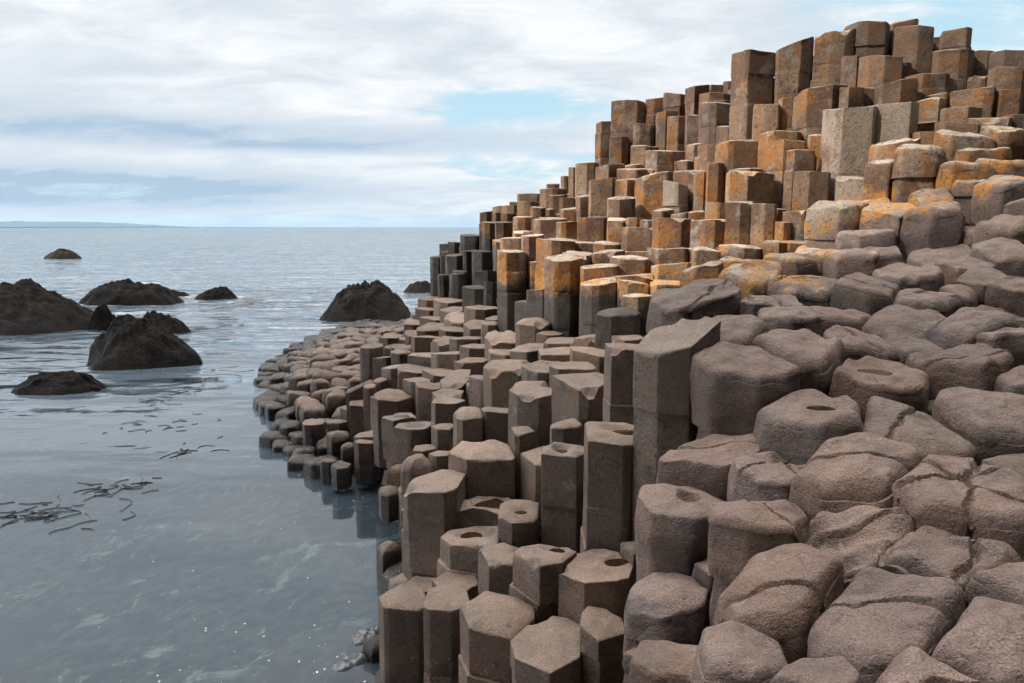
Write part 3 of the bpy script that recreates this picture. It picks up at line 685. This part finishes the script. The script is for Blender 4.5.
for idx, s in enumerate(ALL):
    rnd = random.Random(1000+idx)
    poly, low = cell(s, rnd)
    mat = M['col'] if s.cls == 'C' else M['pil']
    px = s.w
    if s.kind == 'fill' or px < 26: det = (.36, 3, .16)
    elif px < 60: det = (.18, 6, .08)
    elif px < 85: det = (.085, 12, .035)
    else: det = (.055, 18, .024)
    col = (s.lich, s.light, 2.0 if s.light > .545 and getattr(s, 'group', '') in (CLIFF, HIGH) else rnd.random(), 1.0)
    zt = s.p.z; zb = max(min(low, zt-.35), -1.0 if zt > -.5 else zt-.5)
    if s.kind == 'fill':
        V, Fc, _ = stone_geo(s, poly, zt, min(zb, zt-.6), rnd, det)
        BV, BF, BC = bulk[s.cls]; n0 = len(BV)
        BV += [(x+s.p.x, y+s.p.y, z) for x, y, z in V]; BF += [tuple(i+n0 for i in f) for f in Fc]; BC += [col]*len(V)
        continue
    if s.kind == 'shore':
        V, Fc, _ = stone_geo(s, poly, zt, -.35, rnd, (.22, 4, .1))
        me = mesh_from('shore_stone', [(x, y, z+.35) for x, y, z in V], Fc, M['col'], col)
        outer = s.p.x < -4.6 - max(0, (14-s.p.y))*.0
        lab = 'wet brown weedy stone along the outer edge of the shore shelf' if s.p.z < .42 else ('small rounded brown stone packed in the middle of the shore shelf' if s.p.z < .70 else 'dry grey brown stone on the landward side of the shore shelf')
        link('shore_stone', me, (s.p.x, s.p.y, -.35), label=lab, category='stone', group=s.group, kind='thing')
        continue
    cap = s.o.get('cap', 0)
    if s.cls == 'C' and not cap and s.group != TER and rnd.random() < (.48 if s.group != CLIFF else .22): cap = rnd.uniform(.5, 1.3)*s.r*2
    if s.cls == 'P' and not cap and rnd.random() < .4: cap = rnd.uniform(.22, .36)*min(1.2, s.r/.25)
    base = zb
    name = {'column': 'basalt_column', 'block': 'basalt_block', 'boulder': 'weathered_boulder'}[s.adj]
    if cap and zt-cap-.15 > base:
        ob = link(name, None, (s.p.x, s.p.y, base))
        cuts = [zt-cap]
        mid = rnd.uniform(.3, .6)
        if s.cls == 'C' and px > 30 and zt-cap-mid-.2 > base: cuts.append(zt-cap-mid)
        so = s.o; hi = zt; pl = None
        for q, lo in enumerate(cuts+[base]):
            s.o = so if q == 0 else {k: v for k, v in so.items() if k in ('round',)}
            k = rnd.uniform(.975, 1.02) if s.cls == 'C' else (1.0 if q == 0 else .93); jx, jy = rnd.gauss(0, .02*s.r), rnd.gauss(0, .02*s.r)
            pq = [(x*k+jx+rnd.gauss(0, .014*s.r), y*k+jy+rnd.gauss(0, .014*s.r)) for x, y in poly]
            V, Fc, pp = stone_geo(s, pq, hi, lo-(.02 if lo != base else 0), rnd, det, top_opts=(q == 0))
            if q == 0: pl = pp
            c2 = (col[0], col[1]*rnd.uniform(.88, 1.1), col[2] if col[2] > 1 else rnd.random(), 1)
            nm_ = 'cap_block' if q == 0 else ('column_shaft' if q == len(cuts) else 'middle_block')
            if s.cls == 'P' and nm_ == 'column_shaft': nm_ = 'lower_block'
            link(nm_, mesh_from(nm_, [(x, y, z-lo) for x, y, z in V], Fc, mat, c2), (0, 0, lo-base), parent=ob)
            hi = lo
        s.o = so
    else:
        V, Fc, pl = stone_geo(s, poly, zt, base, rnd, det)
        me = mesh_from(name, [(x, y, z-base) for x, y, z in V], Fc, mat, col)
        ob = link(name, me, (s.p.x, s.p.y, base))
    ob['label'] = s.label; ob['group'] = s.group; ob['kind'] = 'thing'
    ob['category'] = {'column': 'rock column', 'block': 'rock block', 'boulder': 'boulder'}[s.adj]
    if s.o.get('pool', 0) > .15:
        puddles.append((s, pl))
for key, nm, ct in (('C', 'packed_columns', 'rock columns'), ('P', 'packed_boulders', 'boulders')):
    BV, BF, BC = bulk[key]
    if BV:
        me = mesh_from(nm, BV, BF, M['col'] if key == 'C' else M['pil'], BC)
        link(nm, me, kind='stuff', category=ct, label='mass of smaller half hidden basalt columns packed between the larger ones' if key == 'C' else 'mass of smaller half hidden boulders packed between the larger ones')

PL = {}
for s, (px, py, pz) in puddles:
    r = s.o['pool']*s.r*1.2; n = 40; V = [(0, 0, 0)]; 
    for k in range(n):
        a = 2*math.pi*k/n; q = r*(1+.16*noise.noise((math.cos(a)*1.7+s.u, math.sin(a)*1.7, 0)))
        V.append((q*math.cos(a), q*math.sin(a), 0))
    V += [(x*.7, y*.7, -.02) for x, y, z in V]
    n1 = n+1
    Fc = [(0, 1+k, 1+(k+1) % n) for k in range(n)] + [(n1, n1+1+(k+1) % n, n1+1+k) for k in range(n)] + [(1+k, n1+1+k, n1+1+(k+1) % n, 1+(k+1) % n) for k in range(n)]
    me = mesh_from('rain_puddle', V, Fc, M['pud'])
    short = s.label.split(',')[0]
    words = short.split()
    link('rain_puddle', me, (s.p.x+px, s.p.y+py, pz-.014), label=('dark rain puddle on the ' + short)[:150] if len(words) <= 11 else 'dark rain puddle on the ' + ' '.join(words[:11]), category='puddle', group='rain puddles in hollow rock tops')

# ------------------------------------------------------------------ rocks in the sea
def sea_rock(u, vb, wpx, hpx, label, seed, depth=.8, peak=(0, 0), flat=1.0, skew=0.0, rough=.30, prof=1.9):
    """lumpy rock whose waterline front is at pixel (u, vb), wpx wide, hpx tall"""
    q = on_water(u, vb); D = q.y
    w = wpx*D/F*1.12; d = w*depth; h = max(.12, at(u, vb-hpx, D+d*.40).z)*.80
    rnd = random.Random(seed); sx = rnd.uniform(0, 50)
    nu, nv = 180, 64; V = []; Fc = []
    for j in range(nv+1):
        t = j/nv      # 0 top .. 1 foot
        for i in range(nu):
            a = 2*math.pi*i/nu
            rr = t**flat
            x = math.cos(a)*rr; y = math.sin(a)*rr
            e = 1+rough*fb(sx+math.cos(a)*1.3, math.sin(a)*1.3, t*1.2, 3)
            z = (1-t**prof)
            nz = fb(sx+x*2.3, y*2.3, 5+z, 4)
            z2 = h*(z*(.95+.45*nz)) + h*.24*fb(sx+x*6, y*6, 2, 5)*(1-t*t) + h*.20*(abs(fb(sx+x*3.2+y, y*3.2, 8, 4))-.2)*(1-t**4)
            X = x*w/2*e + peak[0]*w*z; Y = y*d/2*e + peak[1]*d*z
            X += skew*w*z
            V.append((X, Y, z2-.5*t*t*t*max(.3, h*.4) + .05*h))
    for j in range(nv):
        for i in range(nu):
            k = (i+1) % nu
            Fc.append((j*nu+i, (j+1)*nu+i, (j+1)*nu+k, j*nu+k))
    Fc.append(tuple(nv*nu+i for i in range(nu)))
    Fc.append(tuple(reversed(range(nu))))
    me = mesh_from('sea_rock', V, Fc, M['sea'], sharp=60)
    return link('sea_rock', me, (q.x, q.y+d*.40, 0), label=label, category='rock', group='dark rocks standing in the sea')
sea_rock(58, 259, 32, 11, 'small dark rock alone far out in the sea', 1, .6, prof=3)
sea_rock(8, 334, 146, 58, 'largest dark rock, cut by the frame edge, sloping down into the sea', 2, .7, peak=(-.16, .1), prof=2.0)
sea_rock(120, 305, 100, 28, 'long low dark rock behind the craggy one', 3, .5, prof=3.2)
sea_rock(170, 297, 36, 8, 'thin low rock trailing off the long rock', 4, .5)
sea_rock(211, 299, 42, 14, 'small wedge shaped rock with a striped flat face', 5, .6, peak=(.12, 0))
sea_rock(129, 369, 122, 60, 'craggy dark rock with a peaked top in the near sea', 6, .6, peak=(-.10, .1), prof=2.3, rough=.45)
sea_rock(152, 334, 62, 26, 'low shoulder of rock behind the craggy one', 7, .6)
sea_rock(100, 330, 30, 30, 'grey knob of rock between the largest and craggy rocks', 8, .6)
sea_rock(46, 394, 90, 24, 'flat cracked grey slab of rock nearest the camera', 9, .55, flat=.8, prof=3, rough=.5)
sea_rock(361, 322, 96, 50, 'pyramid shaped dark rock off the end of the shore shelf', 10, .8, peak=(-.02, .1), prof=1.7)
sea_rock(420, 293, 34, 14, 'low dark rock off the foot of the seaward columns', 12, .6)

# blue wet slabs lying at the waterline
def slab(u, v, wpx, label, seed, ang):
    q = on_water(u, v, .06); w = wpx*q.y/F
    rnd = random.Random(seed); V = []; Fc = []; nu, nv = 48, 10; sx = rnd.uniform(0, 30)
    for j in range(nv+1):
        t = j/nv
        for i in range(nu):
            a = 2*math.pi*i/nu; x = math.cos(a)*t; y = math.sin(a)*t*.55
            e = 1+.25*fb(sx+math.cos(a)*1.2, math.sin(a)*1.2, 0)
            X = (x*math.cos(ang)-y*math.sin(ang))*w*.5*e; Y = (x*math.sin(ang)+y*math.cos(ang))*w*.5*e
            V.append((X, Y, .055*(1-t**3)+.07*fb(sx+x*3, y*3, 1, 4)-.25*t**6))
    for j in range(nv):
        for i in range(nu):
            k = (i+1) % nu; Fc.append((j*nu+i, (j+1)*nu+i, (j+1)*nu+k, j*nu+k))
    Fc.append(tuple(nv*nu+i for i in range(nu))); Fc.append(tuple(reversed(range(nu))))
    me = mesh_from('wet_slab', V, Fc, M['slab'], sharp=60)
    link('wet_slab', me, q-Vector((0, 0, .075)), label=label, category='rock slab', group='blue wet slabs at the waterline')
slab(366, 630, 62, 'blue wet slab tipped into the water beside the first barnacled column', 1, .9)
slab(352, 655, 70, 'middle blue wet slab at the waterline below the barnacled column', 2, .7)
slab(346, 688, 80, 'lowest blue wet slab, cut off by the bottom of the frame', 3, .5)

# ------------------------------------------------------------------ setting
def sheet(name, pts, mat, kind='structure', z=0):
    me = bpy.data.meshes.new(name); me.from_pydata(pts, [], [tuple(range(len(pts)))]); me.materials.append(mat)
    return link(name, me, kind=kind)
ks = [-400, -60, -12, -5] + [-3+1.95*i/40 for i in range(40)] + [-1.05+1.25*i/380 for i in range(380)] + [.2+1.8*i/20 for i in range(20)] + [3, 6, 12, 60, 400]
ys = [-58, -30, -12, -4, 0, 2]
y = 3.0
while y < 420: ys.append(y); y *= 1.0125
ys += [480, 600, 900, 1500, 3000, 7000, 15000, 30000]
V = []
for y in ys:
    A = .10*smooth(7, 40, y)*(1-smooth(250, 420, y))
    for k in ks:
        x = k*(max(y, -4)+6) if abs(k) < 13 else math.copysign({60: 2500, 400: 30000}[abs(k)], k)
        z = 0
        if A > 0 and -3 < k < 2.1:
            sh = .45+.75*smooth(-.15, .25, noise.noise((x*.03, y*.05, 3)))
            z = A*sh*(noise.noise((x*.42, y*.75, 0)) + .55*noise.noise((x*1.1+5, y*1.7, 2)) + .8*noise.noise((x*.12, y*.22, 7)))
        V.append((x, y, z))
nk = len(ks)
Fc = [(j*nk+i, j*nk+i+1, (j+1)*nk+i+1, (j+1)*nk+i) for j in range(len(ys)-1) for i in range(nk-1)]
link('sea_water', mesh_from('sea_water', V, Fc, M['water'], sharp=180), kind='structure')
def grid_mesh(x0, x1, y0, y1, st, fz):
    nx = int((x1-x0)/st)+1; ny = int((y1-y0)/st)+1
    V = [(x0+i*st, y0+j*st, fz(x0+i*st, y0+j*st)) for j in range(ny) for i in range(nx)]
    Fc = [(j*nx+i, j*nx+i+1, (j+1)*nx+i+1, (j+1)*nx+i) for j in range(ny-1) for i in range(nx-1)]
    return V, Fc
def bedz(x, y):
    d = max(0, -x-1.0-.08*max(0, y-6)) + max(0, y-16)*.15
    return -.45 - min(2.6, d*.16) + .22*fb(x*.9, y*.9, 3, 4)
V, Fc = grid_mesh(-22, 14, -4, 34, .22, bedz)
link('seabed', mesh_from('seabed', V, Fc, M['bed']), kind='structure')
sheet('deep_seabed', [(-30000, -60, -3.6), (30000, -60, -3.6), (30000, 30000, -3.6), (-30000, 30000, -3.6)], M['bed'])
tops = [(s.p.x, s.p.y, s.p.z) for s in ALL]
tg = {}
for t in tops: tg.setdefault((int(t[0]//1), int(t[1]//1)), []).append(t)
def rockz(x, y):
    best = 99; on = False
    gx, gy = int(x//1), int(y//1)
    for i in (-1, 0, 1):
        for j in (-1, 0, 1):
            for t in tg.get((gx+i, gy+j), []):
                d = math.hypot(t[0]-x, t[1]-y)
                if d < .38: on = True
                if d < .95: best = min(best, t[2])
    return (best-.5) if on else -99
V, Fc = grid_mesh(-9, 14.5, -.5, 30, .25, rockz)
wet_ = [inside(WAT, *proj(q)) for q in V]
Fc = [f for f in Fc if min(V[i][2] for i in f) > .12 and not any(wet_[i] for i in f)]
link('bedrock', mesh_from('bedrock', V, Fc, M['under']), kind='structure')

# foam flecks and floating weed
rs = random.Random(5); V = []; Fc = []
def fleck(x, y, r, h, n=7):
    k = len(V); V.append((x, y, h))
    ph = rs.uniform(0, 6)
    for i in range(n):
        a = ph+2*math.pi*i/n; q = r*rs.uniform(.6, 1.2); V.append((x+q*math.cos(a), y+q*math.sin(a), .004))
    for i in range(n): Fc.append((k, k+1+i, k+1+(i+1) % n))
for it in range(150):
    u = min(385, 60+310*rs.random()**.6); v = rs.uniform(470, 683)
    if u > 380-max(0, 560-v)*.25: continue
    if noise.noise((u*.02, v*.02, 2)) < rs.uniform(-.5, .35): continue
    p = on_water(u, v); fleck(p.x, p.y, rs.choice([.004, .005, .007, .011]) , .008)
for it in range(0):
    u = rs.uniform(268, 312); v = rs.uniform(655, 683); p = on_water(u, v); fleck(p.x, p.y, rs.uniform(.012, .03), .012)
for it in range(160):
    u = rs.uniform(284, 322); v = 402+rs.gauss(0, 3); p = on_water(u, v); fleck(p.x, p.y, rs.uniform(.02, .08), .03)
me = mesh_from('foam', V, Fc, M['foam']); link('foam', me, kind='stuff', label='scattered white foam flecks floating on the calm near water', category='foam')
V = []; Fc = []
def strand(x, y, L, a, wd):
    n = 14; L *= 1.5; k = len(V); cv_ = rs.gauss(0, .10)
    for i in range(n):
        t = i/(n-1); a += cv_+rs.uniform(-.32, .32)
        x += L/n*math.cos(a); y += L/n*math.sin(a); q = .18*wd*(1-abs(2*t-1)**2*.8)
        nx, ny = -math.sin(a), math.cos(a)
        V.extend([(x+nx*q, y+ny*q, .003), (x, y, .014), (x-nx*q, y-ny*q, .003)])
    for i in range(n-1):
        b0 = k+3*i; Fc.append((b0, b0+3, b0+4, b0+1)); Fc.append((b0+1, b0+4, b0+5, b0+2))
for (cu, cv, du, dv, n, L, wd) in [(75,506,85,26,70,.25,.010),(150,402,34,5,40,.22,.016),(85,385,60,8,30,.25,.014),(200,330,60,9,60,.9,.05),(165,425,60,18,60,.2,.010),(30,515,25,5,40,.22,.014),(250,303,25,4,40,1.2,.08),(120,488,40,8,60,.22,.012),(20,340,40,6,40,.8,.05),(190,452,30,4,26,.25,.012),(190,389,30,6,40,.4,.03),(215,372,30,5,30,.5,.03)]:
    for i in range(int(n*.4)):
        u = cu+rs.gauss(0, .45)*du; v = cv+rs.gauss(0, .45)*dv-.12*(u-cu)*(1 if cv > 470 else 0)
        p = on_water(u, v); strand(p.x, p.y, L*rs.uniform(.5, 1.3), rs.choice([0, math.pi])+rs.gauss(0, .5), wd*rs.uniform(.5, 1.3))
me = mesh_from('floating_weed', V, Fc, M['weed']); link('floating_weed', me, kind='stuff', label='drifting strands of dark seaweed on the water surface', category='seaweed')

# distant coast on the horizon
V = []; Fc = []; n = 120; Yh = 16000.0
for i in range(n+1):
    u = -220 + 400*i/n
    x = (u-512)/F*Yh
    e = smooth(-.02, .2, i/n)*(1-smooth(.62, 1, i/n))
    h = max(0, (95*e+38*(1-smooth(.8, 1, i/n)))*(1+.35*fb(i*.09, 0, 0, 3)))
    for k in range(7):
        t = k/6; V.append((x, Yh+2600*t, h*math.sin(math.pi*t)*1.0 - 3 + 8*fb(i*.3, k, 0, 2)*math.sin(math.pi*t)))
for i in range(n):
    for k in range(6):
        a = i*7+k; Fc.append((a, a+7, a+8, a+1))
link('distant_hills', mesh_from('distant_hills', V, Fc, M['hill'], sharp=80), kind='structure')

# sea air: far things fade to blue
hm, hnt = new_mat('sea_air'); hb = NB(hnt)
hv = hb.n('ShaderNodeVolumePrincipled'); hv.inputs['Color'].default_value = (.45, .72, 1, 1); hv.inputs['Density'].default_value = 3.5e-5; hv.inputs['Anisotropy'].default_value = .2
hb.l(hv.outputs[0], hb.n('ShaderNodeOutputMaterial').inputs['Volume'])
bx = [(x, y, z) for z in (-6, 190) for y in (-70, 30010) for x in (-30010, 30010)]
me = bpy.data.meshes.new('haze'); me.from_pydata(bx, [], [(0, 2, 3, 1), (4, 5, 7, 6), (0, 1, 5, 4), (2, 6, 7, 3), (0, 4, 6, 2), (1, 3, 7, 5)]); me.materials.append(hm)
link('haze', me, kind='stuff', label='thin blue sea air that fades the far coast', category='haze')

# ------------------------------------------------------------------ light, sky, camera
SUN = Vector((-.82, -.30, .74)).normalized()
el = math.asin(SUN.z); az = math.atan2(SUN.x, SUN.y)
sd = bpy.data.lights.new('sun', 'SUN'); sd.energy = 5.0; sd.angle = math.radians(.6); sd.color = (1, .92, .80)
so = bpy.data.objects.new('sun', sd); C.objects.link(so); so.rotation_euler = (-SUN).to_track_quat('-Z', 'Y').to_euler(); so.location = (-20, -10, 30)

# unseen low cloud, added and shaped so its shadow covers boulders, terrace and water
SH_ALT = 260.0
foot = SUN*((SH_ALT)/SUN.z)
def edge_y(x):      # far edge of the cloud's shadow at eye level
    return 8.3-.32*max(-6, min(3.2, x)) + .45*max(0, x-3.2) + .25*math.sin(x*1.3) + 2.6*max(0, min(14, -x-1.2))
V = []; Fc = []; nx, ny = 110, 40
for side_ in (0, 1):
    for j in range(ny+1):
        for i in range(nx+1):
            a = i/nx*2-1; bq = j/ny
            x = a*34 if abs(a) < .5 else math.copysign(17+(abs(a)-.5)*2*150, a)
            y = edge_y(x) - (abs(a) > .5)*((abs(a)-.5)*2)**2*60 - (bq**1.5)*170
            ed = min(1, bq*9)*min(1, (1-bq)*5+.02)*min(1, (1-abs(a))*6)
            th = math.sqrt(max(0, ed))
            z = (1 if side_ else -.45)*th*(14+9*fb(x*.02, y*.02, side_*5, 3))
            off_ = z/SUN.z
            V.append((foot.x+x+SUN.x*off_, foot.y+y+SUN.y*off_, CAMZ+SH_ALT+z))
    for j in range(ny):
        for i in range(nx):
            k = side_*(nx+1)*(ny+1)+j*(nx+1)+i
            f = (k, k+1, k+nx+2, k+nx+1); Fc.append(f if not side_ else f[::-1])
link('cloud', mesh_from('cloud', V, Fc, simple_mat('cloud_grey', (.30, .31, .32), (.38, .39, .40), .03, 1, .5), sharp=80), kind='structure')  # out of frame, added for the shade it casts

w = bpy.data.worlds.new('World'); bpy.context.scene.world = w; w.use_nodes = True
nt = w.node_tree; nt.nodes.clear(); b = NB(nt)
sky = b.n('ShaderNodeTexSky', sky_type='NISHITA'); sky.sun_disc = False; sky.sun_elevation = el; sky.sun_rotation = az; sky.air_density = 1.0; sky.dust_density = .6; sky.ozone_density = 1.5
tc = b.n('ShaderNodeTexCoord').outputs['Generated']
nm = b.n('ShaderNodeVectorMath', operation='NORMALIZE'); b.l(tc, nm.inputs[0]); dv = nm.outputs[0]
sp_ = b.n('ShaderNodeSeparateXYZ'); b.l(dv, sp_.inputs[0]); DX, DY, DZ = sp_.outputs
zc = b.math('ADD', b.math('MAXIMUM', DZ, 0), .20)
cx_ = b.math('DIVIDE', DX, zc); cy_ = b.math('DIVIDE', DY, zc)
cv = b.n('ShaderNodeCombineXYZ'); b.l(cx_, cv.inputs[0]); b.l(cy_, cv.inputs[1]); cvec = cv.outputs[0]
c1 = b.noise(b.scalevec(cvec, (.7, 1, 1)), 1.5, 8, .58, .4)
c2 = b.noise(b.scalevec(cvec, (.6, 1, 1)), 3.6, 9, .62, .5)
def gauss(u, v, su, sv):
    """soft patch of sky round the direction of (u, v)"""
    r = ray(u, v).normalized(); a = math.atan2(r.x, r.y); e = math.asin(r.z)
    A = b.math('ARCTAN2', DX, DY); E = b.math('ARCSINE', DZ)
    da = b.math('DIVIDE', b.math('SUBTRACT', A, a), su/F); de = b.math('DIVIDE', b.math('SUBTRACT', E, e), sv/F)
    return b.math('POWER', 2.718, b.math('MULTIPLY', b.math('ADD', b.math('MULTIPLY', da, da), b.math('MULTIPLY', de, de)), -1))
blue = b.math('ADD', b.math('MULTIPLY', gauss(510, 105, 110, 32), .95), b.math('ADD', b.math('MULTIPLY', gauss(100, 60, 30, 12), .35), b.math('MULTIPLY', gauss(1000, 25, 130, 60), 1.0)))
blue = b.math('ADD', blue, b.math('MULTIPLY', gauss(560, 165, 150, 26), .45))
blue = b.math('ADD', blue, b.math('MULTIPLY', gauss(110, 195, 190, 20), .35))
grey = b.math('ADD', b.math('MULTIPLY', gauss(180, 128, 330, 11), .85), b.math('MULTIPLY', gauss(300, 146, 240, 8), .6))
grey = b.math('ADD', grey, b.math('MULTIPLY', gauss(90, 188, 210, 17), 1.5))
grey = b.math('ADD', grey, b.math('MULTIPLY', gauss(0, 100, 150, 50), .25))
warp = b.math('SUBTRACT', c2, .5)
cover = b.ramp(b.math('ADD', b.math('SUBTRACT', b.math('ADD', c1, .42), b.math('MULTIPLY', blue, .62)), b.math('MULTIPLY', warp, .9)), .36, .70)
white = b.mix(b.ramp(c2, .3, .72), (6.7, 7.3, 7.95), (9.6, 9.8, 9.9))
gm = b.math('MULTIPLY', b.math('MULTIPLY', grey, b.ramp(b.math('ADD', c2, b.math('MULTIPLY', c1, .4)), .40, .85)), 1.25, clamp=True)
cloud = b.mix(gm, white, (4.2, 5.5, 6.9))
skyc = b.mix(cover, b.mix(.80, sky.outputs[0], (5.6, 8.3, 9.6)), cloud)
# unseen sky dimmed behind and right, boosted overhead and left, to shape the light
side = b.math('ADD', b.math('MULTIPLY', DY, 1.0), b.math('MULTIPLY', DX, -.32))
shade = b.math('ADD', .03, b.math('MULTIPLY', b.ramp(b.math('ADD', side, b.math('MULTIPLY', DZ, .30)), .02, .44), .97))
over = b.math('ADD', b.math('MULTIPLY', b.ramp(DZ, .70, .97), 10.5), b.math('MULTIPLY', b.ramp(DX, -.60, -.92), 3.2))
shade = b.math('MULTIPLY', shade, b.math('ADD', 1.0, over))
shm = b.n('ShaderNodeMix', data_type='RGBA', blend_type='MULTIPLY'); shm.inputs[0].default_value = 1
b.l(skyc, shm.inputs[6]); b.l(shade, shm.inputs[7]); skyc = b.mix(b.ramp(DZ, .40, .70), shm.outputs[2], b.mix(1.0, shm.outputs[2], (1.0, .90, .80), 'MULTIPLY'))
bg = b.n('ShaderNodeBackground'); b.l(skyc, bg.inputs[0]); bg.inputs[1].default_value = .10
ow = b.n('ShaderNodeOutputWorld'); b.l(bg.outputs[0], ow.inputs[0])

cam = bpy.data.cameras.new('camera'); co = bpy.data.objects.new('camera', cam); C.objects.link(co)
co.location = (0, 0, CAMZ); co.rotation_euler = (math.pi/2-PITCH, 0, 0)
cam.sensor_width = 36; cam.lens = F*36/1024; cam.clip_start = .05; cam.clip_end = 200000
sc = bpy.context.scene; sc.camera = co
sc.view_settings.view_transform = 'Standard'; sc.view_settings.look = 'None'; sc.view_settings.exposure = .08; sc.view_settings.gamma = 1
sc.cycles.transparent_max_bounces = 8; sc.cycles.max_bounces = 6
